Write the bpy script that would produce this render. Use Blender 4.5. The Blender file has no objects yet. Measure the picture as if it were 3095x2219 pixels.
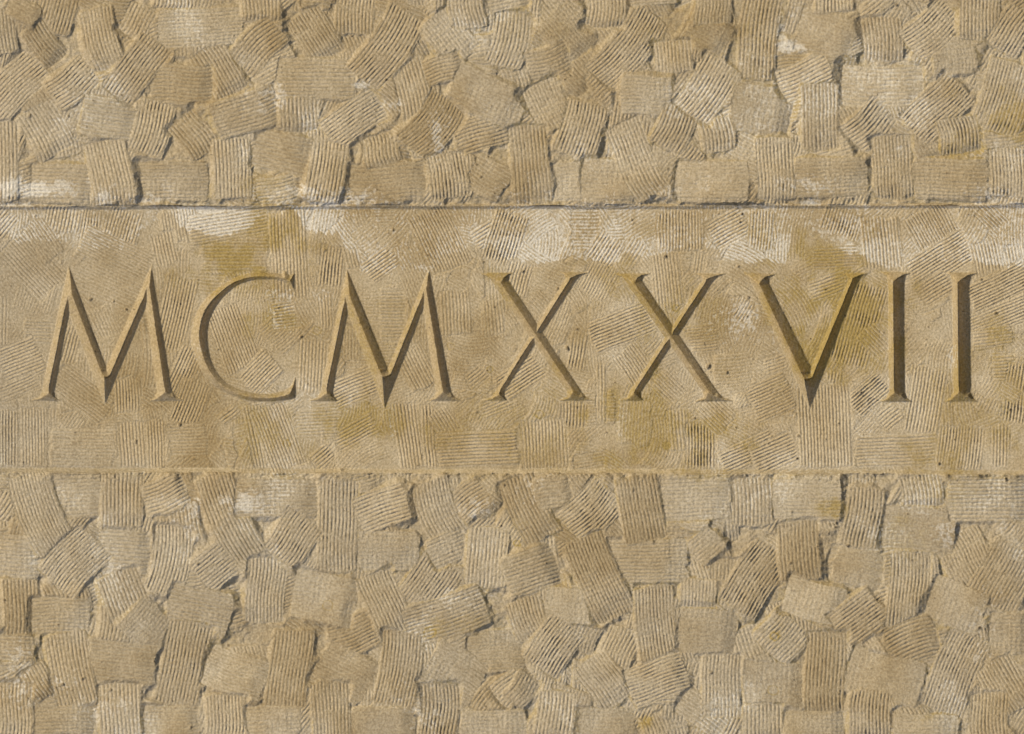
import bpy, math
import numpy as np

# ------------------------------------------------------------------ camera, sky, sun, exposure
PX = 0.8 / 2268.0                 # metres per drawing unit (the view is 2268 x 1626 units, 0.8 m wide)
ZC = 0.48                         # height of the view centre above the foot of the modelled wall
sc = bpy.context.scene
cam_d = bpy.data.cameras.new("camera")
cam = bpy.data.objects.new("camera", cam_d)
sc.collection.objects.link(cam)
cam_d.lens = 85.0
cam_d.sensor_width = 36.0
cam_d.clip_end = 200.0
cam.location = (0.0, -0.8 * 85.0 / 36.0, ZC)
cam.rotation_euler = (math.radians(90), 0, 0)
sc.camera = cam

world = bpy.data.worlds.new("World")
sc.world = world
world.use_nodes = True
wn = world.node_tree
bg = wn.nodes["Background"]
sky = wn.nodes.new("ShaderNodeTexSky")
sky.sky_type = 'NISHITA'
sky.sun_disc = False
sky.sun_elevation = math.radians(38)
sky.sun_rotation = math.radians(139)
wn.links.new(sky.outputs[0], bg.inputs[0])
bg.inputs[1].default_value = 0.095

from mathutils import Vector
sun_d = bpy.data.lights.new("sun", 'SUN')
sun = bpy.data.objects.new("sun", sun_d)
sc.collection.objects.link(sun)
TH, EL = math.radians(31), math.radians(39.5)     # low, raking in from the lower right
to_sun = Vector((math.cos(EL) * math.cos(TH), -math.sin(EL), -math.cos(EL) * math.sin(TH)))
sun.rotation_euler = to_sun.to_track_quat('Z', 'Y').to_euler()
sun_d.energy = 4.6
sun_d.angle = math.radians(4)
sun_d.color = (1.0, 0.86, 0.61)

sc.view_settings.view_transform = 'Standard'
sc.view_settings.look = 'None'
sc.view_settings.gamma = 1.0
sc.view_settings.use_curve_mapping = False
sc.view_settings.exposure = 0.0

# ------------------------------------------------------------------ grid (drawing units: x right, y down, h towards the viewer)
STEP = 1.70
def axis(lo, hi, far_lo, far_hi):
    core = np.arange(lo, hi + STEP, STEP)
    a, s, left = core[0], STEP, []
    while a > far_lo:
        s = min(s * 1.12, 9.0); a -= s; left.append(a)
    b, s, right = core[-1], STEP, []
    while b < far_hi:
        s = min(s * 1.12, 9.0); b += s; right.append(b)
    return np.array(left[::-1] + list(core) + right)
gx = axis(-30, 2298, -620, 2890)
gy = axis(-24, 1650, -520, 2150)
NX, NY = len(gx), len(gy)
X, Y = np.meshgrid(gx, gy)

def vnoise(x, y, scale, seed, scale_y=None):
    """smooth value noise in -1..1"""
    r = np.random.RandomState(seed)
    T = r.uniform(-1, 1, (257, 257))
    T[256] = T[0]; T[:, 256] = T[:, 0]
    u = x / scale + 37.3 + seed * 1.7
    v = y / (scale_y or scale) + 61.9 + seed * 2.3
    iu = np.floor(u).astype(np.int64); iv = np.floor(v).astype(np.int64)
    fu = u - iu; fv = v - iv
    fu = fu * fu * (3 - 2 * fu); fv = fv * fv * (3 - 2 * fv)
    iu %= 256; iv %= 256
    a = T[iv, iu]; b = T[iv, iu + 1]; c = T[iv + 1, iu]; d = T[iv + 1, iu + 1]
    return (a * (1 - fu) + b * fu) * (1 - fv) + (c * (1 - fu) + d * fu) * fv
def smooth(a, b, x):
    t = np.clip((x - a) / (b - a), 0, 1)
    return t * t * (3 - 2 * t)

n5 = vnoise(X, Y, 5, 1); n9 = vnoise(X, Y, 9, 2); n16 = vnoise(X, Y, 17, 3)
n30 = vnoise(X, Y, 34, 4); n70 = vnoise(X, Y, 75, 5); n160 = vnoise(X, Y, 170, 6); n400 = vnoise(X, Y, 420, 7)
grain = np.random.RandomState(5).normal(0, 1, X.shape)

# joints
JT = 457.0 - 0.0015 * X + 1.0 * vnoise(X, Y * 0, 120, 8) + .5 * vnoise(X, Y * 0, 21, 12)
JB = 1046.0 + 0.0025 * X + 1.6 * vnoise(X, Y * 0, 90, 9) + .8 * vnoise(X, Y * 0, 23, 10)
jt2 = JT + 5.5       # foot of the upper ledge
jb1 = JB - 7.0       # top of the lower bevel
is_up = Y < JT; is_lo = Y > JB
band = (~is_up) & (~is_lo)

COURSE = -9.0
H = np.where(is_up | is_lo, COURSE + 3.0 * n70 + 2.2 * n30 + 1.6 * n16 + 0.8 * n9, 0.35 * n70 + 0.3 * n30)
LAB = np.zeros(X.shape, np.int32)
CREST = np.zeros(X.shape)
ROUGH = np.where(is_up | is_lo, 0.8, 0.0)         # how raw and broken the surface is
TONE = np.zeros(X.shape)

# ------------------------------------------------------------------ the chisel strokes, traced from the photograph
# (x1, y1, x2, y2, width, bend, strength of the comb) per close view; later ones cut over earlier ones
A = 640 / 1626.0; B = 820 / 1626.0; Cc = 820 / 1628.0
K = 2268 / 3095.0
upper = [
 (0, 0, A, [
  (-10,60,40,400,210), (470,-60,390,240,290), (225,190,440,470,220), (-80,834,290,480,310),
  (60,20,280,120,150,0,.3), (710,60,850,520,270,18), (400,745,690,520,270), (620,870,1030,925,300,0,.8),
  (980,270,1110,50,220), (1570,370,1770,725,290,-12), (1150,645,1620,640,300,0,.6), (1330,-90,1320,70,330),
  (1210,215,1860,190,290,0,.55), (890,730,1190,310,285), (240,830,430,1180,320,-14),
  (50,930,60,1540,150), (230,1400,690,1420,300,0,.5), (1220,780,1100,1170,290), (1040,1390,1590,1390,310,0,.55),
  (790,1080,880,1540,320,-8), (1390,900,1590,1160,270,8), (1760,1050,1790,1515,290)]),
 (600, 0, A, [
  (480,-60,480,150,300), (800,-60,1020,-10,180,0,.6), (790,90,1010,450,290,0,.9), (600,590,1200,600,310,0,.7),
  (320,500,610,210,280,-20), (1210,-60,1200,250,300), (430,1120,850,1210,290,0,.6), (120,945,600,770,300,0,.7),
  (765,740,765,1000,290), (1590,440,1700,940,260,-10), (1260,600,1610,90,320,24),
  (1160,1400,1740,1400,300,0,.4), (990,1055,1390,785,280,-10), (450,1480,740,1420,210,0,.6),
  (1370,1040,1430,1255,280), (1010,1080,940,1545,290,-8)]),
 (1200, 0, A, [
  (280,120,520,430,300,0,.6), (220,570,490,480,200,0,.7), (540,-60,550,205,280,20), (1180,110,1440,390,300,0,.35),
  (450,1085,850,960,260,-10,.8), (430,620,960,860,320,0,.4), (900,80,800,500,300,-26), (1010,520,1320,420,250,0,.45),
  (700,20,1000,-40,150,0,.4), (1080,640,1250,970,290,0,.6), (100,1130,400,770,330,34), (1960,100,1560,600,320,-36),
  (1600,-60,1600,200,300), (580,1290,830,1440,280,0,.7), (1470,790,1350,1190,330,-10), (1180,1400,1760,1400,300,0,.25),
  (360,1180,410,1515,300,-10), (990,960,1045,1560,300,-14)]),
 (1800, 0, A, [
  (270,-30,620,-60,150,0,.5), (720,190,1010,330,260,0,.25), (900,-60,910,170,290,0,.6), (1060,800,1500,880,380,0,.2),
  (-100,1380,300,1400,330,0,.2), (590,310,610,545,300), (200,720,585,730,300,0,.3), (920,900,960,1160,260),
  (1300,-40,1230,600,300,10), (680,840,530,1130,280), (990,470,720,870,330,-26), (190,950,460,1490,290,22),
  (620,1390,1180,1390,310,0,.25), (1420,680,1800,500,280), (1385,1050,1390,1530,300)]),
 (2455, 0, A, [
  (-100,200,320,300,340,0,.25), (170,-60,180,80,300), (400,110,600,-40,150), (1090,280,1100,560,330,0,.2),
  (540,130,550,460,310), (1270,620,1420,610,150,0,.6), (760,360,1080,80,300,10), (230,650,850,670,310,0,.5),
  (1300,-60,1290,300,310), (1450,380,1650,90,280), (-120,1360,430,1350,300,0,.4), (60,640,70,1150,290),
  (310,1080,570,830,280), (790,1010,1150,650,330), (1390,1000,1560,480,380,26), (1110,900,1150,1165,310,-8),
  (790,1375,1350,1380,320,0,.5), (610,1040,630,1530,300), (1520,1130,1530,1500,310)]),
]
lower = [
 (0, 1400, Cc, [
  (-30,330,60,180,120), (-40,560,240,560,260,0,.5), (310,200,600,190,260,0,.5), (160,60,350,530,260,36),
  (740,50,730,385,250,8), (860,240,1110,140,220), (960,330,950,450,100,0,.8), (1270,60,1500,560,240,26),
  (110,700,110,1040,210,-14), (190,920,530,920,220,0,.45), (1040,380,960,790,230,-22), (580,530,890,540,260,0,.7),
  (330,735,570,470,290,-16), (1200,700,1370,560,240), (690,660,790,930,260), (1010,840,1380,920,250,0,.8),
  (800,1080,960,900,290,0,.2), (-20,1110,190,1120,160,0,.6), (170,1240,280,1400,170), (530,1180,920,1220,250,0,.5),
  (1150,960,1050,1460,270,8), (380,1020,470,1460,260,10), (1240,1200,1580,1330,250,0,.7), (190,1550,560,1550,170,0,.4),
  (90,1330,70,1660,210), (710,1330,720,1660,250), (860,1550,1190,1550,180,0,.4), (1360,1400,1350,1660,250)]),
 (760, 1400, Cc, [
  (-100,210,390,210,230,0,.7), (1210,300,1400,160,200), (640,530,1000,530,240,0,.35), (980,860,1160,600,280,0,.8),
  (530,100,520,655,230,18), (640,330,930,220,230), (90,570,80,960,240), (1070,110,1240,500,225,34),
  (1070,560,1290,470,180,0,.6), (160,570,330,340,260), (230,930,400,1050,170), (480,1080,740,980,240,0,.7),
  (250,780,620,850,290,0,.3), (730,670,880,1020,230,10), (1430,390,1400,745,250), (1300,1130,1640,1130,250,0,.35),
  (930,1010,1400,850,250,0,.8), (250,1010,200,1465,250), (920,1020,850,1465,250), (-30,1560,280,1550,180,0,.5),
  (410,1180,700,1350,280,0,.4), (1070,1180,1360,1350,290,0,.45), (470,1320,480,1660,230), (600,1575,980,1575,200,0,.15),
  (1130,1330,1120,1660,230), (1260,1585,1650,1585,190,0,.3)]),
 (1520, 1400, Cc, [
  (80,80,250,450,240,14), (200,200,400,150,200,0,.5), (950,210,1360,210,270,0,.5), (1150,560,1290,440,170,0,.3),
  (400,400,640,170,270,14), (630,590,1100,590,260,0,.6), (800,80,870,465,250,8), (20,700,320,600,260,0,.8),
  (1500,90,1510,380,250), (260,850,640,880,210,0,.15), (480,450,690,930,260,14), (110,820,200,1050,220),
  (1180,700,1170,870,220,0,.6), (-30,1420,120,1290,180), (60,1440,170,1290,160,0,.6), (1400,880,1640,520,270),
  (740,1000,660,1225,220), (900,740,960,1190,240,12), (1060,1000,1400,1030,270,0,.15), (220,1225,400,980,260),
  (520,1180,700,1440,250,8), (760,1360,1100,1250,250), (1080,1420,1330,1600,180), (440,1565,790,1565,180,0,.2),
  (1320,1150,1310,1530,230), (330,1380,300,1660,230)]),
 (2275, 1400, Cc, [
  (130,210,540,210,260,0,.5), (690,150,640,510,230), (1010,70,1030,270,250), (1620,350,1500,460,240,0,.4),
  (1210,440,1380,710,300,0,.7), (790,380,1220,420,260,0,.25), (1180,220,1660,220,260,0,.9), (270,350,300,705,250,6),
  (500,600,780,660,220,0,.2), (1440,850,1620,520,330,-14,.8), (100,1140,260,960,280,0,.9), (200,780,540,880,230,0,.2),
  (530,1020,760,850,250), (1430,1020,1650,1030,250,0,.3), (950,540,920,995,240,-12), (1070,800,1390,920,260,0,.15),
  (820,1140,1110,1040,260,-22), (-50,1320,300,1340,260,0,.12), (1440,1200,1610,1480,260), (1320,1040,1130,1500,270,10),
  (440,1020,440,1490,240), (60,1450,70,1660,240), (190,1575,550,1575,160,0,.2), (580,1230,1020,1350,270,0,.15),
  (720,1370,700,1660,250), (860,1585,1240,1595,150,0,.2), (1420,1380,1440,1660,240)]),
]
bandm = [
 (0, 610, B, [
  (60,60,-50,190,170), (400,30,370,180,260), (560,50,520,250,140), (760,40,690,290,240), (1060,40,1090,250,240,0,.6),
  (960,180,1010,380,160), (60,240,330,530,260), (190,130,330,330,150,0,.7), (480,230,880,420,230), (460,420,880,610,220,0,.6),
  (30,560,25,900,70,0,.6), (140,770,330,780,160,0,.8), (0,1000,250,900,250), (-10,1160,220,1060,120,0,.8), (40,1240,40,1590,150),
  (200,1240,205,1595,170), (300,1470,690,1480,240,0,.4), (340,1040,640,1260,210), (440,750,380,960,140), (760,1050,770,1270,180),
  (780,1310,800,1600,180), (930,1310,940,1600,120), (1100,450,1000,890,210), (1180,880,1050,1160,190), (1190,1080,1090,1340,200),
  (1320,620,1470,1010,240,0,1.2), (1480,1110,1640,950,200), (1010,1430,1240,1420,200,0,.5), (1200,310,1610,310,220,0,.35),
  (1130,180,1600,100,190,0,.8), (560,640,640,820,200,0,.3), (1520,1220,1600,1600,150), (1320,1320,1420,1240,90,0,.7)]),
 (760, 610, B, [
  (210,50,240,590,230,0,.9), (500,270,470,510,160,0,1.2), (590,290,620,400,100,0,.7), (690,440,860,320,150), (720,90,860,90,160,0,.25),
  (1040,50,1210,400,270), (1340,260,1610,90,190), (1570,60,1470,370,220), (760,680,920,680,320,0,.8), (120,690,270,670,180,0,.8),
  (370,820,350,1150,190,0,.7), (480,1170,760,1050,190,0,.9), (930,880,1050,1110,190,0,.8), (910,1200,970,1600,170), (1050,1210,1080,1600,90),
  (1100,1240,1210,1410,150), (1110,1490,1600,1465,220), (500,1450,740,1320,150), (90,1230,230,1600,230), (270,1330,520,1320,190,0,.5),
  (1210,520,1230,800,200,0,.7), (1440,590,1460,800,150,0,.6), (600,750,600,960,110,0,.5), (380,1570,490,1480,120),
  (1300,1090,1400,1010,120,0,.7), (1380,1250,1560,1180,130,0,.6), (440,540,450,760,110,0,.7), (1180,450,1290,510,100,0,.3)]),
 (1520, 610, B, [
  (410,170,570,165,240,0,.3), (660,220,560,370,190), (820,240,730,390,130,0,.6), (1060,40,1060,300,300,0,.9), (960,300,1000,640,190,0,.7),
  (1250,210,1450,100,190), (120,360,60,560,180,0,.7), (620,380,520,570,210,0,.7), (1180,300,1160,430,90,0,.6), (720,880,850,1070,200),
  (520,830,890,680,215,0,1.1), (470,780,430,1000,120), (590,960,590,1330,70,0,.7), (-20,1130,230,970,180), (1110,830,1290,810,180,0,.7),
  (1040,1240,1060,1500,130,0,.7), (1190,1330,1190,1600,190), (430,1200,420,1360,160), (240,1300,260,1600,280), (1310,1580,1640,1430,170),
  (1200,1200,1350,1340,190,0,.7), (430,1570,600,1540,100,0,.5), (930,1050,1050,1170,160,0,.6), (1560,50,1580,240,150,0,.7),
  (170,560,260,640,140,0,.4), (1480,580,1400,720,120,0,.5), (1180,520,1120,700,120,0,.35)]),
 (2275, 610, B, [
  (60,50,40,280,160,0,.8), (560,50,510,200,260), (760,90,790,400,240), (1020,50,1130,250,290), (1380,40,1490,150,130,0,1.2),
  (360,340,630,330,150), (340,540,540,470,150,0,.6), (960,460,1300,250,230), (1010,570,1190,460,160), (1380,230,1430,440,190),
  (1550,260,1580,400,110), (1310,610,1660,440,220,0,1.2), (1310,760,1660,620,170,0,1.1), (1310,830,1560,800,130), (1440,990,1580,985,180,0,.9),
  (1610,960,1560,1330,160), (700,490,560,980,270), (680,770,800,900,150,0,.6), (-10,1230,230,1120,240), (60,1000,200,950,120,0,.6),
  (490,1010,480,1090,110), (600,1240,800,1070,170), (420,1090,440,1600,330), (1070,990,1000,1400,240), (760,1340,880,1240,150),
  (620,1500,1095,1480,210), (0,1570,260,1460,200), (1260,1340,1230,1600,290), (1490,1340,1480,1600,120,0,.8),
  (1480,1110,1600,1180,90,0,.3)]),
]

RS = np.random.RandomState(11)
stones = {}            # label -> (kind, stone)
next_id = [10]
def stroke(x1, y1, x2, y2, w, bend, amp, zone, own=True, seed=None):
    L = math.hypot(x2 - x1, y2 - y1)
    dx, dy = (x2 - x1) / L, (y2 - y1) / L
    R = 0.5 * math.hypot(L, w) + abs(bend) + 34
    cx, cy = (x1 + x2) / 2, (y1 + y2) / 2
    i0, i1 = np.searchsorted(gx, [cx - R, cx + R]); j0, j1 = np.searchsorted(gy, [cy - R, cy + R])
    if i1 - i0 < 3 or j1 - j0 < 3: return
    sl = (slice(j0, j1), slice(i0, i1))
    x, y = X[sl], Y[sl]
    up, lo = is_up[sl], is_lo[sl]
    mask = band[sl] if zone == 'band' else (up if zone == 'up' else lo)
    sx, sy = x - cx, y - cy
    s = sx * dx + sy * dy
    t = -sx * dy + sy * dx
    q = 2 * s / L
    wav = RS.uniform(-3.5, 3.5) * (.2 if zone == 'band' else 1)
    t = t - bend * (1 - np.clip(q * q, 0, 2.2)) + (.4 if zone == 'band' else 1.6) * n70[sl] + wav * np.sin(2.4 * q + RS.uniform(0, 6))
    rag = 1.0 if zone != 'band' else 2.6
    # ragged outline: ends tear more than sides
    bowend = RS.uniform(1.5, 6.0)
    ds = np.abs(s) - L / 2 + bowend * (2 * t / w) ** 2 - 1.5 + rag * (1.5 * n30[sl] + 1.2 * n16[sl] + 0.8 * n9[sl] + 0.35 * n5[sl])
    dt = np.abs(t) - w / 2 + rag * (0.7 * n30[sl] + 0.5 * n16[sl] + 0.3 * n5[sl])
    corner = 3.5
    a, b = ds + corner, dt + corner
    D = np.minimum(np.maximum(a, b), 0) + np.hypot(np.maximum(a, 0), np.maximum(b, 0)) - corner
    inside = (D < 0) & mask
    if inside.sum() < 20: return
    P = (8.15 if zone != 'band' else 7.1) * RS.uniform(.94, 1.07)
    tt = t + 0.9 * n30[sl] + 0.35 * n9[sl] + RS.uniform(0, P)
    g = np.cos(2 * math.pi * tt / P)
    g = g + 0.22 * np.cos(4 * math.pi * tt / P + .6)
    chat = 0.62 + 0.5 * n9[sl] + 0.35 * n16[sl] + 0.25 * n5[sl]      # the teeth skip and chatter
    if zone == 'band':
        CREST[sl] = np.where(inside, g * .8, CREST[sl])
        A0 = 1.6 * (amp ** .9) * RS.uniform(.75, 1.15) * (1 if own else .45)
        fade = smooth(0, 10, -D) * (.35 + .65 * smooth(-.7, .1, n30[sl] * .7 + n70[sl] * .7 + .2))
        lev = -(RS.uniform(.0, 1.2) + RS.uniform(-.9, .9) * q) * smooth(0, 6, -D)
        new = 0.35 * n70[sl] + 0.3 * n30[sl] + lev + A0 * g * (0.55 + 0.5 * np.clip(chat, 0, 1.05)) * fade
        H[sl] = np.where(inside, new, H[sl])
        TONE[sl] = np.where(inside, RS.uniform(-1, 1) * .35, TONE[sl])
    else:
        old = H[sl]
        o_ = old[inside]; s_ = q[inside]; t_ = (2 * t / w)[inside]
        c0, c1, c2 = np.linalg.lstsq(np.stack([np.ones_like(o_), s_, t_], 1), o_, rcond=None)[0]
        c1 = float(np.clip(c1, -2.6, 2.6)) * .8; c2 = float(np.clip(c2, -2.2, 2.2)) * .8
        dep = RS.choice([-.6, .2, 1.3, 3.0]) + RS.uniform(0, 1.0)
        down = 1 if (dy + .5 * dx) > 0 else -1                 # the blow bites deeper at its lower end
        tilt = down * RS.uniform(-.2, 5.0) - c1; cross = c2 + RS.uniform(-1.8, 1.8); bowl = RS.uniform(0.3, 1.4)
        shape = RS.uniform(.5, 7.5) * smooth(.45, 1.15, q * down + .1 * n30[sl]) + 1.2 * np.clip(q * q, 0, 1.5) - tilt * np.clip(q, -1.3, 1.3) + cross * (2 * t / w) + bowl * (2 * t / w) ** 2 + 1.5 * n70[sl] + 0.75 * n30[sl] + 0.35 * n16[sl]
        ring = inside & (D > -7)
        lowq = float(np.percentile((old - shape)[ring], 46)) if ring.sum() > 8 else c0
        base = min(max(lowq - dep, COURSE - 21), COURSE + 2)
        plane = base + shape
        CREST[sl] = np.where(inside, g * amp, CREST[sl])
        A0 = 1.42 * (amp ** .7) * RS.uniform(.8, 1.2)
        fade = smooth(0, 5, -D)
        new = plane + A0 * g * np.clip(chat, .15, 1.2) * (0.35 + .65 * fade)
        ripple = 0.28 * np.cos(2 * math.pi * (s + 2 * n16[sl]) / 11.0) * smooth(-.2, .6, n70[sl] + n30[sl])
        new += ripple
        slope_s = 0.62 + 0.25 * n30[sl] + 0.2 * n16[sl]; slope_t = 0.75 + .3 * n30[sl]
        endness = smooth(-4, 6, ds - dt)
        slope = slope_s * endness + slope_t * (1 - endness)
        wall = plane + np.maximum(D, 0) * slope + (1.2 * n16[sl] + 1.1 * n9[sl] + 0.55 * n5[sl]) * np.clip(D / 5, 0, 1) * (.4 + .8 * endness)
        near = (D >= 0) & (D < 30) & mask
        low = plane - np.maximum(D, 0) * .75
        cut = near & ((wall < old) | (low > old))
        H[sl] = np.where(inside, new, np.where(near, np.where(wall < old, wall, np.maximum(low, old)), old))
        ROUGH[sl] = np.where(inside, 0.12 + 0.25 * (1 - fade), np.where(cut, 1.0, ROUGH[sl]))
        TONE[sl] = np.where(inside, RS.uniform(-1, 1), TONE[sl])
    if own:
        lid = next_id[0]; next_id[0] += 1
        LAB[sl] = np.where(inside, lid, LAB[sl])
        if zone != 'band':
            LAB[sl] = np.where((D >= 0) & (D < 26) & mask & (LAB[sl] >= 10) & cut, 0, LAB[sl])
        stones[lid] = zone
    else:
        LAB[sl] = np.where(inside, 0, LAB[sl])

# strokes that fill the ground between and beyond the traced ones (kept in the block's own mesh)
def filler(zone, y0, y1, n, inner):
    r = np.random.RandomState({'up': 21, 'lo': 22, 'band': 23}[zone])
    for k in range(n):
        cx, cy = r.uniform(-600, 2880), r.uniform(y0, y1)
        ang = r.choice([0, 45, 60, 75, 90, 90, 105, 120, 135, -20, 25]) + r.uniform(-9, 9)
        L, w = r.uniform(110, 200), r.uniform(95, 125)
        if -60 < cx < 2330 and -60 < cy < 1690:
            if not inner: continue
            L *= .75; w *= .8
        a = math.radians(ang)
        stroke(cx - L / 2 * math.cos(a), cy - L / 2 * math.sin(a), cx + L / 2 * math.cos(a), cy + L / 2 * math.sin(a),
               w, r.uniform(-14, 14), r.uniform(.4, 1.1) * (.7 if zone == 'band' else 1), zone, own=False)
filler('up', -520, 450, 560, True)
filler('lo', 1060, 2150, 620, True)
filler('band', 470, 1040, 420, True)

def trace(groups, zone):
    for ox, oy, f, rows in groups:
        for r in rows:
            x1, y1, x2, y2, w = r[:5]
            bend = r[5] if len(r) > 5 else 0
            amp = r[6] if len(r) > 6 else 1.0
            stroke((ox + x1 * f) * K, (oy + y1 * f) * K, (ox + x2 * f) * K, (oy + y2 * f) * K, w * f * K, bend * f * K, amp, zone)
trace(upper, 'up'); trace(lower, 'lo'); trace(bandm, 'band')

# broken margins of the rough courses beside the joints
mu = smooth(26, 2, JT - Y) * is_up; ml = smooth(30, 3, Y - JB) * is_lo
mar = np.clip(mu + ml, 0, 1)
H += mu * 4.5 * smooth(.5, -.3, n160 + .6 * n70 + .4 * n30)
H += mar * (2.6 * n30 + 2.0 * n16 + 1.0 * n9 + .4 * n5 + .5)
ROUGH = np.maximum(ROUGH, mar * .9)
# ledge and gap above, bevel and gap below the inscribed stone
e_t = Y - JT; e_b = JB - Y
top_prof = np.where(band, -9.0 + 9.0 * np.clip((e_t + .4 * n16) / 8.0, 0, 1), 0)
bot_prof = np.where(band, -9.0 + 9.0 * np.clip((e_b + .9 * n30) / 9.0, 0, 1), 0)
H = H + np.where(band, top_prof + bot_prof, 0)
H = np.where(np.abs(Y - (JT - 0.6)) < 1.3, -8.5 - 5.5 * smooth(-.2, .6, n160 + .6 * n70 + .4 * n30) + .8 * n9, H)
gapb = smooth(3.2, 1.0, np.abs(Y - (JB + 1.5))) * (0.5 + .5 * smooth(-.5, .3, n70))
H -= 2.0 * gapb * smooth(-.2, .5, n160 + n70)

# ------------------------------------------------------------------ incised letters: V-cuts, wider on the right-hand side
def conv(ox, pts): return [((ox + x * B) * K, (610 + y * B) * K) for x, y in pts]
Z = 1 / 2.268
def convc(pts): return [((x * Z) * K, (760 + y * Z) * K) for x, y in pts]
def catmull(p, closed=False, n=6):
    out = []
    for i in range(len(p) - 1):
        p0 = p[max(i - 1, 0)]; p1 = p[i]; p2 = p[i + 1]; p3 = p[min(i + 2, len(p) - 1)]
        for k in range(n):
            t = k / n
            out.append(tuple(0.5 * ((2 * b) + (-a + c) * t + (2 * a - 5 * b + 4 * c - d) * t * t + (-a + 3 * b - 3 * c + d) * t ** 3)
                             for a, b, c, d in zip(p0, p1, p2, p3)))
    out.append(p[-1]); return out
c_outer = catmull([(1930,152),(1850,146),(1750,143),(1600,185),(1450,290),(1360,400),(1312,560),(1330,700),(1400,850),(1500,940),(1650,1010),(1800,1030),(1930,1025),(2026,1006)])
c_inner = catmull([(2026,850),(2005,905),(1960,950),(1850,975),(1720,968),(1600,930),(1520,870),(1452,760),(1422,600),(1438,470),(1500,350),(1600,250),(1700,205),(1800,190),(1900,195),(1960,215),(1998,250),(2014,290)])
letters = [
 ("letter M, first letter of the inscription", [conv(0, p) for p in [
   [(411,385),(428,600),(324,1140),(330,1168),(362,1194),(172,1194),(232,1172),(250,1140)],
   [(411,385),(643,1005),(655,1060),(627,1215),(375,560)],
   [(908,385),(890,590),(632,1210),(622,1030)], [(546,1005),(642,1005),(717,1005),(629,1216),(629,1216)],
   [(908,385),(1033,1140),(1055,1170),(1107,1193),(893,1195),(930,1172),(942,1140),(858,500)]]]),
 ("letter C between the two letters M", [convc(c_outer + c_inner + [(2022,148),(1985,166),(1950,128)])]),
 ("letter M to the right of the letter C", [conv(760, p) for p in [
   [(573,405),(586,620),(487,1140),(494,1168),(517,1194),(343,1194),(398,1172),(415,1140)],
   [(573,405),(820,1005),(828,1065),(797,1238),(540,560)],
   [(1065,400),(1050,590),(802,1230),(798,1050)], [(709,1005),(820,1005),(889,1005),(799,1238),(799,1238)],
   [(1065,400),(1197,1140),(1215,1168),(1270,1193),(1058,1193),(1098,1172),(1108,1140),(1015,520)]]]),
 ("letter X beside the second letter M", [conv(1520, p) for p in [
   [(-145,427),(62,425),(36,442),(34,470),(474,1142),(500,1170),(562,1193),(333,1193),(388,1167),(382,1135),(-66,478),(-90,450)],
   [(338,421),(520,421),(462,446),(442,470),(12,1135),(8,1165),(27,1193),(-147,1193),(-75,1173),(-48,1145),(377,460),(368,440)]]]),
 ("letter X beside the letter V", [conv(1520, p) for p in [
   [(663,430),(894,428),(845,446),(834,472),(1288,1140),(1320,1172),(1390,1195),(1148,1198),(1205,1171),(1198,1140),(736,480),(712,452)],
   [(1158,429),(1347,427),(1292,447),(1266,472),(829,1140),(828,1168),(844,1194),(686,1194),(745,1173),(756,1145),(1197,470),(1186,449)]]]),
 ("letter V", [conv(2275, p) for p in [
   [(-60,425),(139,433),(100,456),(98,487),(362,1015),(362,1080),(340,1238),(2,500),(-17,462)],
   [(528,430),(700,423),(655,446),(637,472),(345,1234),(330,1050),(578,467),(564,448)], [(239,1018),(355,1018),(428,1018),(342,1240),(342,1240)]]]),
 ("letter I between the letters V and I", [conv(2275, p) for p in [
   [(766,420),(954,423),(916,446),(908,482),(912,1140),(925,1176),(960,1201),(760,1199),(800,1176),(818,1140),(812,482),(804,447)]]]),
 ("letter I, last letter of the inscription", [conv(2275, p) for p in [
   [(1156,422),(1352,424),(1309,446),(1300,482),(1308,1140),(1325,1179),(1354,1199),(1150,1199),(1190,1173),(1204,1140),(1198,482),(1187,446)]]]),
]
letter_ids = {}
DL = np.zeros(X.shape)
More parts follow.
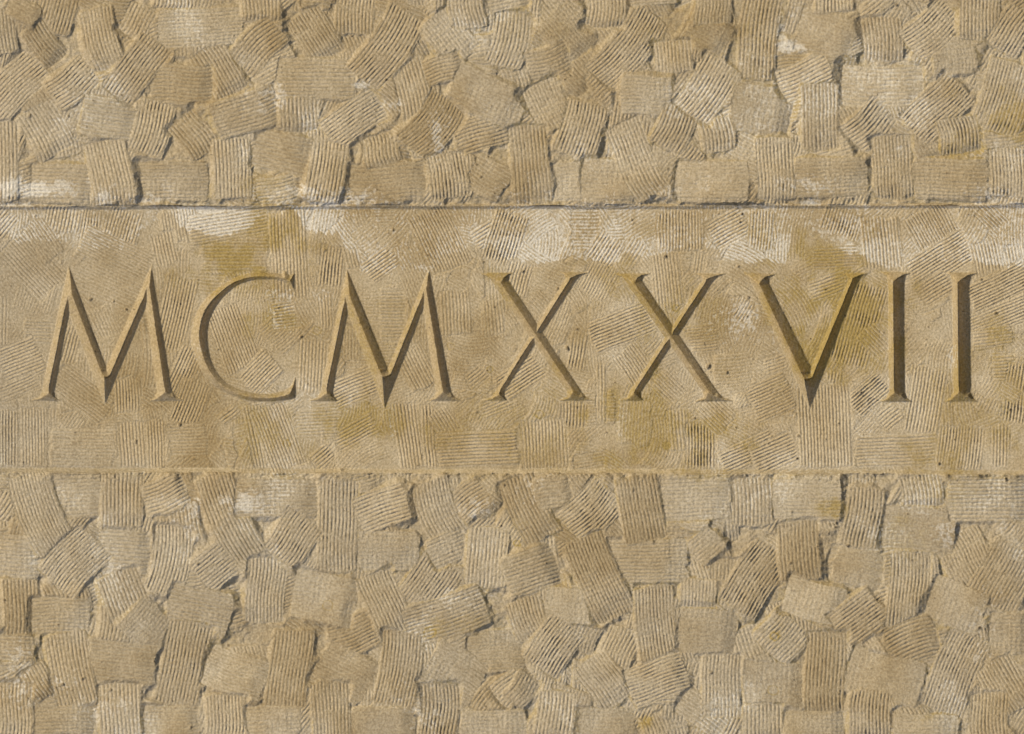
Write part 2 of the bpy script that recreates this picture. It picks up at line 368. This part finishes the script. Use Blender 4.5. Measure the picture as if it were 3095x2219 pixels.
for name, polys in letters:
    lid = next_id[0]; next_id[0] += 1
    letter_ids[lid] = name
    for poly in polys:
        p = np.array(poly)
        notch = p[1].copy() if np.allclose(p[-1], p[-2]) else None    # where two strokes run together
        area = 0.5 * np.sum(p[:, 0] * np.roll(p[:, 1], -1) - np.roll(p[:, 0], -1) * p[:, 1])
        if area < 0: p = p[::-1]
        i0, i1 = np.searchsorted(gx, [p[:, 0].min() - 4, p[:, 0].max() + 4]); j0, j1 = np.searchsorted(gy, [p[:, 1].min() - 4, p[:, 1].max() + 4])
        sl = (slice(j0, j1), slice(i0, i1))
        x = X[sl] + 0.25 * n16[sl]; y = Y[sl] + 0.25 * n9[sl]
        ins = np.zeros(x.shape, bool); dep = np.full(x.shape, 1e9)
        for k in range(len(p)):
            ax, ay = p[k]; bx, by = p[(k + 1) % len(p)]
            ex, ey = bx - ax, by - ay; L = math.hypot(ex, ey)
            if L < 1e-6: continue
            c = ((ay > y) != (by > y)) & (x < (bx - ax) * (y - ay) / ((by - ay) if by != ay else 1e-9) + ax)
            ins ^= c
            if notch is not None and (np.allclose(p[k], notch) or np.allclose(p[(k + 1) % len(p)], notch)):
                dep = np.minimum(dep, np.hypot(x - notch[0], y - notch[1])); continue
            u = np.clip(((x - ax) * ex + (y - ay) * ey) / L ** 2, 0, 1)
            d = np.hypot(x - ax - u * ex, y - ay - u * ey)
            nx = ey / L                      # outward normal (y down, positive area)
            ny = -ex / L
            kf = 0.80 if abs(ny) > .96 and L < 95 else (1.35 if L < 24 else 1.0 / (1 + 0.13 * nx))
            if len(poly) > 30: kf = 1.0 / (1 + 0.13 * nx)
            dep = np.minimum(dep, d * kf)
        dep = np.where(ins, dep, 0)
        dep = dep + 1.0 * (1 - np.exp(-dep / .7)) * ins
        better = dep > DL[sl]
        DL[sl] = np.where(better, dep, DL[sl])
        LAB[sl] = np.where(ins, lid, LAB[sl])
fl = smooth(0, 1.5, DL)
H = np.where(DL > 0, H * (1 - fl) - DL * 1.25 + fl * (0.10 * n9 + .07 * n5), H)
TONE = np.where(DL > 1, 0.0, TONE)
# worn, slightly rounded arris outside the cuts is left to the bevel of the mesh itself

# pits and specks
SPECK = np.zeros(X.shape)
r = np.random.RandomState(77)
for k in range(900):
    cx, cy = r.uniform(-20, 2290), r.uniform(-20, 1650)
    rad = r.uniform(1.3, 2.4) if r.rand() < .93 else r.uniform(2.8, 5)
    i0, i1 = np.searchsorted(gx, [cx - 9, cx + 9]); j0, j1 = np.searchsorted(gy, [cy - 9, cy + 9])
    sl = (slice(j0, j1), slice(i0, i1))
    if i1 - i0 < 2 or j1 - j0 < 2: continue
    d = np.hypot((X[sl] - cx) * r.uniform(.7, 1.2), Y[sl] - cy) + .8 * n5[sl]
    m = smooth(rad, rad * .35, d)
    H[sl] -= m * rad * .7
    SPECK[sl] = np.maximum(SPECK[sl], m * r.uniform(.3, 1))
for cx, cy, rad in ((1256,772,6),(1570,811,6),(1573,822,3),(1657,658,3),(62,255,5),(435,1252,4),(179,1506,5),(1403,1085,4),(1398,487,3.5),(1404,494,3.5),
                    (870,510,4),(905,548,3),(300,980,3),(2230,1065,5),(1880,1210,3),(1235,640,3),(1560,760,2.5),(1046,498,3),(755,1040,3)):
    sl = (slice(*np.searchsorted(gy, [cy - 14, cy + 14])), slice(*np.searchsorted(gx, [cx - 14, cx + 14])))
    d = np.hypot(X[sl] - cx, (Y[sl] - cy) * .8) + 2.2 * n5[sl] + 1.5 * n9[sl]
    m = smooth(rad, rad * .2, d); H[sl] -= m * rad * .8; SPECK[sl] = np.maximum(SPECK[sl], m * .6)
# sandstone grain
H += grain * 0.09 + 0.16 * n5 + np.where(DL > 0, 0, ROUGH) * (1.0 * n9 * vnoise(X, Y, 13, 91) + .9 * vnoise(X, Y, 6.5, 92) + .45 * vnoise(X, Y, 3.4, 93) + .10 * grain)

# ------------------------------------------------------------------ stain masks (drawing units: cx, cy, rx, ry, strength)
strk = vnoise(X, Y, 9, 55, 48)
def blobs(lst, rag):
    M = np.zeros(X.shape)
    for cx, cy, rx, ry, s in lst:
        d = np.hypot((X - cx) / rx, (Y - cy) / ry)
        M = np.maximum(M, s * np.clip((1.6 - d - rag * (.55 * n70 + .5 * n30 + .32 * n16 + .25 * strk)) * .8, 0, 1))
    return M
ochre = blobs([
 (520,575,90,55,1),(590,700,60,45,.8),(545,640,60,30,.7),(610,540,50,45,.9),(590,500,60,50,.8),(470,620,60,40,.7),
 (640,520,60,70,.7),(1840,650,110,60,1),(1830,740,70,90,1),(1900,700,60,110,.9),(1790,560,110,40,.8),(1940,800,60,60,.7),
 (1440,930,130,70,.8),(1560,950,90,80,.8),(780,930,110,55,.8),(860,920,60,40,.6),(1130,950,160,70,.5),(1220,870,90,60,.5),
 (1380,640,90,60,.55),(1500,690,90,60,.5),(1360,800,60,60,.4),(570,960,60,60,.55),(690,960,70,60,.5),(1620,840,90,70,.35),
 (1110,620,60,60,.4),(2100,900,110,100,.55),(2230,880,60,160,.6),(2000,860,90,70,.5),(1700,520,70,40,.6),(1400,520,50,30,.4),
 (840,700,70,110,.35),(640,800,60,60,.3),(2240,260,60,70,.7),(2150,300,70,60,.45),(2110,330,60,20,.5),(1690,90,60,90,.4),
 (1240,300,50,60,.3),(1190,60,90,60,.3),(1500,60,80,50,.35),(700,500,30,40,.5),(600,410,60,25,.5),(1850,1130,30,20,.8),
 (1260,1170,60,30,.3),(960,1390,30,25,.5),(1030,1380,50,30,.35),(1360,1060,50,30,.3),(1980,1200,60,60,.35),(2090,1090,60,30,.4),
 (1720,1400,40,30,.5),(1580,1340,40,25,.4),(1150,1180,40,30,.3),(2060,1590,30,14,.7),(1430,1600,12,14,1),(1640,1320,40,20,.3)], 1.0)
white = blobs([
 (60,415,110,22,.9),(20,470,90,22,1),(150,490,120,22,.8),(230,530,80,26,.7),(330,520,90,22,.6),(210,440,40,16,.6),(330,440,80,14,.6),
 (420,485,70,28,1),(480,500,60,30,.9),(550,480,50,20,.7),(640,430,80,20,.7),(700,480,60,38,1),(760,520,70,40,.9),(850,550,110,40,.55),
 (900,480,130,36,.45),(690,590,30,50,.7),(710,650,30,26,.5),(1000,480,60,30,.5),(1060,490,50,30,.6),(1180,530,90,46,.8),
 (1270,520,110,52,.95),(1370,550,70,32,.8),(1300,470,130,26,.6),(1480,540,90,26,.7),(1560,490,90,30,.5),(1640,560,60,28,.8),
 (1700,580,60,26,.9),(1800,470,26,26,1),(1830,515,45,26,.8),(1880,545,50,22,.9),(1930,570,60,24,.8),(1800,410,90,20,.5),
 (2230,500,80,50,1),(2180,480,60,40,.8),(2080,560,60,40,.6),(2190,600,60,40,.5),(1650,690,26,50,.7),(1620,730,34,40,.6),
 (1690,770,60,60,.35),(1720,880,70,80,.3),(2110,790,12,30,.7),(500,730,30,50,.35),(530,760,40,40,.3),(620,680,40,50,.6),
 (605,650,30,30,.5),(870,930,7,60,.55),(1375,940,13,55,.6),(640,910,14,25,.5),(1250,880,12,24,.6),(440,740,20,80,.35),
 (800,185,18,10,.8),(210,180,14,40,.7),(980,270,30,20,.4),(390,1120,30,26,.6),(420,1160,18,40,.7),(560,1120,60,20,.7),
 (240,1270,30,40,.6),(40,1480,60,60,.55),(130,1510,40,30,.4),(220,1590,80,40,.5),(1050,1130,40,30,.6),(1190,1080,40,40,.4),
 (1630,1130,30,20,.5),(1590,1100,60,40,.3),(1290,1400,40,20,.4),(1590,1560,40,40,.5),(2100,1190,30,40,.6),(2240,1130,40,60,.35),
 (2150,1400,60,60,.4),(1300,1560,40,30,.4),(1730,60,20,30,.9),(1745,100,30,14,.9),(1660,130,60,26,.5),(1930,190,50,40,.4),
 (970,310,20,60,.5),(600,215,40,26,.5),(860,230,30,14,.6),(1990,330,60,30,.4),(2200,430,60,20,.6),(2100,150,60,40,.35),
 (1490,430,60,30,.4),(1540,380,50,60,.3),(1130,400,60,40,.25),(760,440,60,22,.5),(900,1560,60,40,.35),(960,1590,40,30,.5),
 (560,1180,50,30,.4),(700,1070,80,26,.3)], 1.0)
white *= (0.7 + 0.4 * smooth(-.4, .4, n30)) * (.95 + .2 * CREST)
tide = np.array([(-600,500,.3),(0,515,.7),(60,540,.6),(120,545,.5),(200,550,.5),(270,555,.5),(330,495,.5),(360,470,.3),(385,480,.5),(400,515,.9),
 (470,522,.9),(530,510,.9),(560,498,.6),(610,470,.2),(650,482,.8),(700,520,1),(750,528,1),(770,560,.6),(800,600,.5),(860,610,.45),(900,590,.5),
 (950,600,.45),(1000,565,.4),(1050,548,.6),(1100,560,.6),(1150,575,.75),(1200,580,.9),(1300,582,.85),(1400,575,.7),(1470,560,.55),(1520,545,.45),
 (1580,560,.55),(1640,575,.75),(1700,585,.9),(1740,590,.8),(1760,500,.3),(1800,520,.5),(1850,540,.5),(1880,570,.8),(1920,588,.8),(1960,600,.55),
 (2040,590,.45),(2100,590,.4),(2150,570,.6),(2200,590,.85),(2268,600,.95),(2900,560,.4)])
drip = vnoise(X, Y, 7, 41, 26)
def rings():
    M = np.zeros(X.shape)
    for cx, cy, rr, fill in ((1195,918,9,0),(1498,683,7,0),(1476,987,8,.5),(701,732,9,0),(635,983,8,.2),(999,767,8,0),(1717,1411,9,0),
                             (1714,1531,11,0),(951,1403,13,.3),(725,1343,11,0),(1918,752,9,0),(1085,818,7,.4),(1145,1205,7,0)):
        d = np.hypot(X - cx, Y - cy) + 1.6 * n9
        M = np.maximum(M, .8 * np.exp(-((d - rr) / 1.7) ** 2) + fill * (d < rr))
    return M
yb = np.interp(X, tide[:, 0], tide[:, 1]) + 12 * n30 + 8 * drip
ts = np.interp(X, tide[:, 0], tide[:, 2])
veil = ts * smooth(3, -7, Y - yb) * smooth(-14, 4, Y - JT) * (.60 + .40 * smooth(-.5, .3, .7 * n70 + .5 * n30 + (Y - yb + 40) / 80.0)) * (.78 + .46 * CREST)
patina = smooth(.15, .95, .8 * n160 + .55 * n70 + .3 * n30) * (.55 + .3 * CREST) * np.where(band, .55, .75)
white = np.maximum(np.maximum(white * np.where(band & (Y < 640), .0, np.where(band, .75, 1.0)), veil * 1.12), patina * (DL < .5))
# lime sits on the crests of the combing
grime_falloff = np.clip(.65 - X / 1000.0 + .35 * n400 + .25 * n160, 0, 1) * .75 + .35 * smooth(0, .8, n160 + .4 * n70)  # light falloff painted as grey deepening to the left, plus scattered grime
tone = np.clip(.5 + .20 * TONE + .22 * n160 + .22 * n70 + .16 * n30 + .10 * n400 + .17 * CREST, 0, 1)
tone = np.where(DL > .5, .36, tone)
bev = band * smooth(13, 9, e_b)
tone = np.where(bev > .5, .6, tone)
cool = (is_up * .9 + is_lo * 1.25) * (.35 + .4 * smooth(-.5, .6, n70 + n160 + .5 * n400))
grime_falloff = np.clip(np.maximum(grime_falloff, cool * .9), 0, 1)
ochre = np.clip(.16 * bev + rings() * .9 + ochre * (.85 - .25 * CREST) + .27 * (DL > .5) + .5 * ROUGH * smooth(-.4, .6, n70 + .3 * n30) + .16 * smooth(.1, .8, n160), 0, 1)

# ------------------------------------------------------------------ material
def stone_material(name, base_mul=1.0):
    m = bpy.data.materials.new(name); m.use_nodes = True
    nt = m.node_tree; N = nt.nodes; Lk = nt.links
    bs = N["Principled BSDF"]
    def node(t, **kw):
        n = N.new(t)
        for k, v in kw.items(): setattr(n, k, v)
        return n
    def math_(op, a, b=None, c=None, clamp=False):
        n = node("ShaderNodeMath", operation=op); n.use_clamp = clamp
        for i, v in enumerate((a, b, c)):
            if v is None: continue
            if hasattr(v, 'is_output'): Lk.new(v, n.inputs[i])
            else: n.inputs[i].default_value = v
        return n.outputs[0]
    def mix(f, a, b, bt='MIX'):
        n = node("ShaderNodeMix", data_type='RGBA', blend_type=bt)
        for s, v in ((0, f), (6, a), (7, b)):
            if hasattr(v, 'is_output'): Lk.new(v, n.inputs[s])
            elif s == 0: n.inputs[s].default_value = v
            else: n.inputs[s].default_value = (*v, 1)
        return n.outputs[2]
    def noise(scale, detail=2, rough=.55):
        n = node("ShaderNodeTexNoise"); n.inputs['Scale'].default_value = scale
        n.inputs['Detail'].default_value = detail; n.inputs['Roughness'].default_value = rough
        Lk.new(co, n.inputs['Vector']); return n.outputs[0]
    def ramp(v, a, b):
        n = node("ShaderNodeMapRange"); n.interpolation_type = 'SMOOTHSTEP'
        Lk.new(v, n.inputs[0]); n.inputs[1].default_value = a; n.inputs[2].default_value = b
        return n.outputs[0]
    tc = node("ShaderNodeTexCoord"); co = tc.outputs['Object']
    at = node("ShaderNodeAttribute", attribute_name="stain_shade"); sep = node("ShaderNodeSeparateColor"); Lk.new(at.outputs['Color'], sep.inputs[0])
    at2 = node("ShaderNodeAttribute", attribute_name="wear"); sep2 = node("ShaderNodeSeparateColor"); Lk.new(at2.outputs['Color'], sep2.inputs[0])
    och, whi, gri_fall = sep.outputs[0], sep.outputs[1], sep.outputs[2]
    ton, spk, rgh = sep2.outputs[0], sep2.outputs[1], sep2.outputs[2]
    ng = noise(560, 2, .6); nf = noise(1500, 3, .7); nm = noise(320, 3, .6); nl = noise(60, 3, .6)
    c = mix(ton, (.325, .252, .148), (.58, .515, .415))
    c = mix(ramp(nl, .35, .7), c, mix(1.0, c, (.93, .90, .84), 'MULTIPLY'))
    c = mix(math_('MULTIPLY', gri_fall, .52), c, (.305, .282, .255))  # grey for grime and for the painted falloff at the left
    o = math_('MULTIPLY_ADD', math_('SUBTRACT', nm, .5), 1.5, och)
    o = math_('MULTIPLY', ramp(o, .12, .95), math_('MULTIPLY_ADD', och, .5, .5))
    c = mix(math_('MULTIPLY', o, .88), c, (.33, .248, .088))
    w = math_('MULTIPLY_ADD', math_('SUBTRACT', nm, .5), 2.2, whi)
    w = math_('MULTIPLY_ADD', math_('SUBTRACT', nl, .5), .8, w)
    w = math_('MULTIPLY', ramp(w, .28, .72), math_('MULTIPLY_ADD', whi, .6, .25))
    c = mix(math_('MULTIPLY', w, .8), c, (.72, .72, .735))
    c = mix(1.0, c, mix(ramp(ng, .28, .72), (.80, .78, .73), (1.17, 1.17, 1.17)), 'MULTIPLY')
    sp = ramp(nf, .60, .80)
    c = mix(math_('MULTIPLY', sp, .45), c, mix(1.0, c, (.45, .40, .33), 'MULTIPLY'))
    sp2 = ramp(nf, .40, .22)
    c = mix(math_('MULTIPLY', sp2, .30), c, mix(1.0, c, (1.35, 1.33, 1.28), 'MULTIPLY'))
    c = mix(math_('MULTIPLY', spk, .8), c, (.085, .065, .045))
    if base_mul != 1.0: c = mix(1.0, c, (base_mul,) * 3, 'MULTIPLY')
    Lk.new(c, bs.inputs['Base Color'])
    bs.inputs['Roughness'].default_value = .93
    bs.inputs['Specular IOR Level'].default_value = .15
    b1 = node("ShaderNodeBump"); b1.inputs['Strength'].default_value = 1.0; b1.inputs['Distance'].default_value = .0009
    hh = math_('ADD', math_('ADD', math_('MULTIPLY', nf, .7), math_('MULTIPLY', nm, .5)), math_('MULTIPLY', ng, .5))
    Lk.new(hh, b1.inputs['Height']); Lk.new(b1.outputs[0], bs.inputs['Normal'])
    return m
MAT = stone_material("limestone")

# ------------------------------------------------------------------ meshes cut out of the surface
gz = np.gradient(H, axis=1) / np.gradient(gx)[None, :]
gw = np.gradient(H, axis=0) / np.gradient(gy)[:, None]
NRM = np.stack([-gz, -np.ones_like(H), gw], -1)     # world x, y, z  (y down -> z up, towards the viewer = -y)
NRM /= np.linalg.norm(NRM, axis=-1, keepdims=True)
WX = (X - 1134) * PX; WY = -H * PX; WZ = (813 - Y) * PX + ZC
CO = np.stack([WX, WY, WZ], -1).reshape(-1, 3).astype(np.float32)
NR = NRM.reshape(-1, 3).astype(np.float32)
STA = np.stack([ochre, np.clip(white, 0, 1), np.clip(grime_falloff, 0, 1), np.ones_like(H)], -1).reshape(-1, 4).astype(np.float32)
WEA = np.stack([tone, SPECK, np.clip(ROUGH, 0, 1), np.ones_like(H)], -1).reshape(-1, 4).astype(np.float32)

idx = np.arange(NX * NY).reshape(NY, NX)
Q = np.stack([idx[:-1, :-1], idx[1:, :-1], idx[1:, 1:], idx[:-1, 1:]], -1).reshape(-1, 4)
ql = LAB[:-1, :-1].copy()
yq, tq, bq = Y[:-1, :-1], JT[:-1, :-1], JB[:-1, :-1]
letter = np.isin(ql, list(letter_ids))
base = np.where(yq < tq - 1.5, 1, np.where(yq > bq + 3.0, 3, 2))
mort_t = (np.abs(yq - tq - 1.6) < 3.2); mort_b = (np.abs(yq - bq - 1.5) < 2.2)
ql = np.where(ql == 0, base, ql)
ql = np.where(mort_t, 4, np.where(mort_b, 5, ql)).reshape(-1)
order = np.argsort(ql, kind='stable'); sq = ql[order]
cuts = np.flatnonzero(np.diff(sq)) + 1
col = sc.collection
wall = bpy.data.objects.new("stone_wall", None); col.objects.link(wall)
wall['label'] = "pale limestone wall of combed chisel marks with a carved MCMXXVII inscription"
wall['category'] = "wall"
wall['kind'] = "thing"
def backing(y0, y1):
    """the solid block behind the dressed face"""
    x0, x1 = gx[0], gx[-1]; a, b = 45.0, 560.0
    v = [((x - 1134) * PX, d * PX, (813 - y) * PX + ZC) for d in (a, b) for x, y in ((x0, y0), (x1, y0), (x1, y1), (x0, y1))]
    f = [(4, 5, 6, 7), (0, 1, 5, 4), (1, 2, 6, 5), (2, 3, 7, 6), (3, 0, 4, 7), (3, 2, 1, 0)]
    return np.array(v, np.float32), np.array(f)
def build(name, quads, parent, extra=None):
    u, inv = np.unique(quads, return_inverse=True)
    f = inv.reshape(-1, 4); co = CO[u]; nr = NR[u]; st = STA[u]; we = WEA[u]
    if extra is not None:
        ev, ef = extra
        f = np.vstack([f, ef + len(co)]); co = np.vstack([co, ev])
        nr = np.vstack([nr, np.zeros((len(ev), 3), np.float32)])
        st = np.vstack([st, np.tile([[0, 0, .3, 1]], (len(ev), 1)).astype(np.float32)])
        we = np.vstack([we, np.tile([[.5, 0, 0, 1]], (len(ev), 1)).astype(np.float32)])
    me = bpy.data.meshes.new(name)
    me.vertices.add(len(co)); me.vertices.foreach_set("co", co.ravel())
    me.loops.add(f.size); me.loops.foreach_set("vertex_index", f.ravel().astype(np.int32))
    me.polygons.add(len(f)); me.polygons.foreach_set("loop_start", np.arange(0, f.size, 4, dtype=np.int32))
    me.update(calc_edges=True)
    a = me.color_attributes.new("stain_shade", 'FLOAT_COLOR', 'POINT'); a.data.foreach_set("color", st.ravel())
    a = me.color_attributes.new("wear", 'FLOAT_COLOR', 'POINT'); a.data.foreach_set("color", we.ravel())
    me.polygons.foreach_set("use_smooth", np.ones(len(f), bool))
    me.materials.append(MAT)
    me.normals_split_custom_set_from_vertices(nr)
    o = bpy.data.objects.new(name, me); col.objects.link(o); o.parent = parent
    return o
groups = {}
for part in np.split(order, cuts):
    groups[int(ql[part[0]])] = part
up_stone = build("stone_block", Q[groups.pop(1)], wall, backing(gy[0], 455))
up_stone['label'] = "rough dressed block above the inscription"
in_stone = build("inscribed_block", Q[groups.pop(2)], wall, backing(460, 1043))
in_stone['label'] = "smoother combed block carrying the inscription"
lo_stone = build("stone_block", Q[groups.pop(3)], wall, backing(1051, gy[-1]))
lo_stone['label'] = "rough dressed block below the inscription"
for k, lb in ((4, "narrow joint above the inscription"), (5, "narrow joint below the inscription")):
    o = build("mortar_joint", Q[groups.pop(k)], wall); o['label'] = lb
par = {'up': up_stone, 'lo': lo_stone, 'band': in_stone}
n_mark = 0
for lid, part in groups.items():
    if lid in letter_ids:
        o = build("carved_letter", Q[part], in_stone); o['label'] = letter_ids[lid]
    elif len(part) >= 60:
        build("chisel_mark", Q[part], par[stones[lid]]); n_mark += 1
    else:
        build("chisel_mark", Q[part], par[stones[lid]])
print("grid", NX, NY, "quads", len(Q), "marks", n_mark)
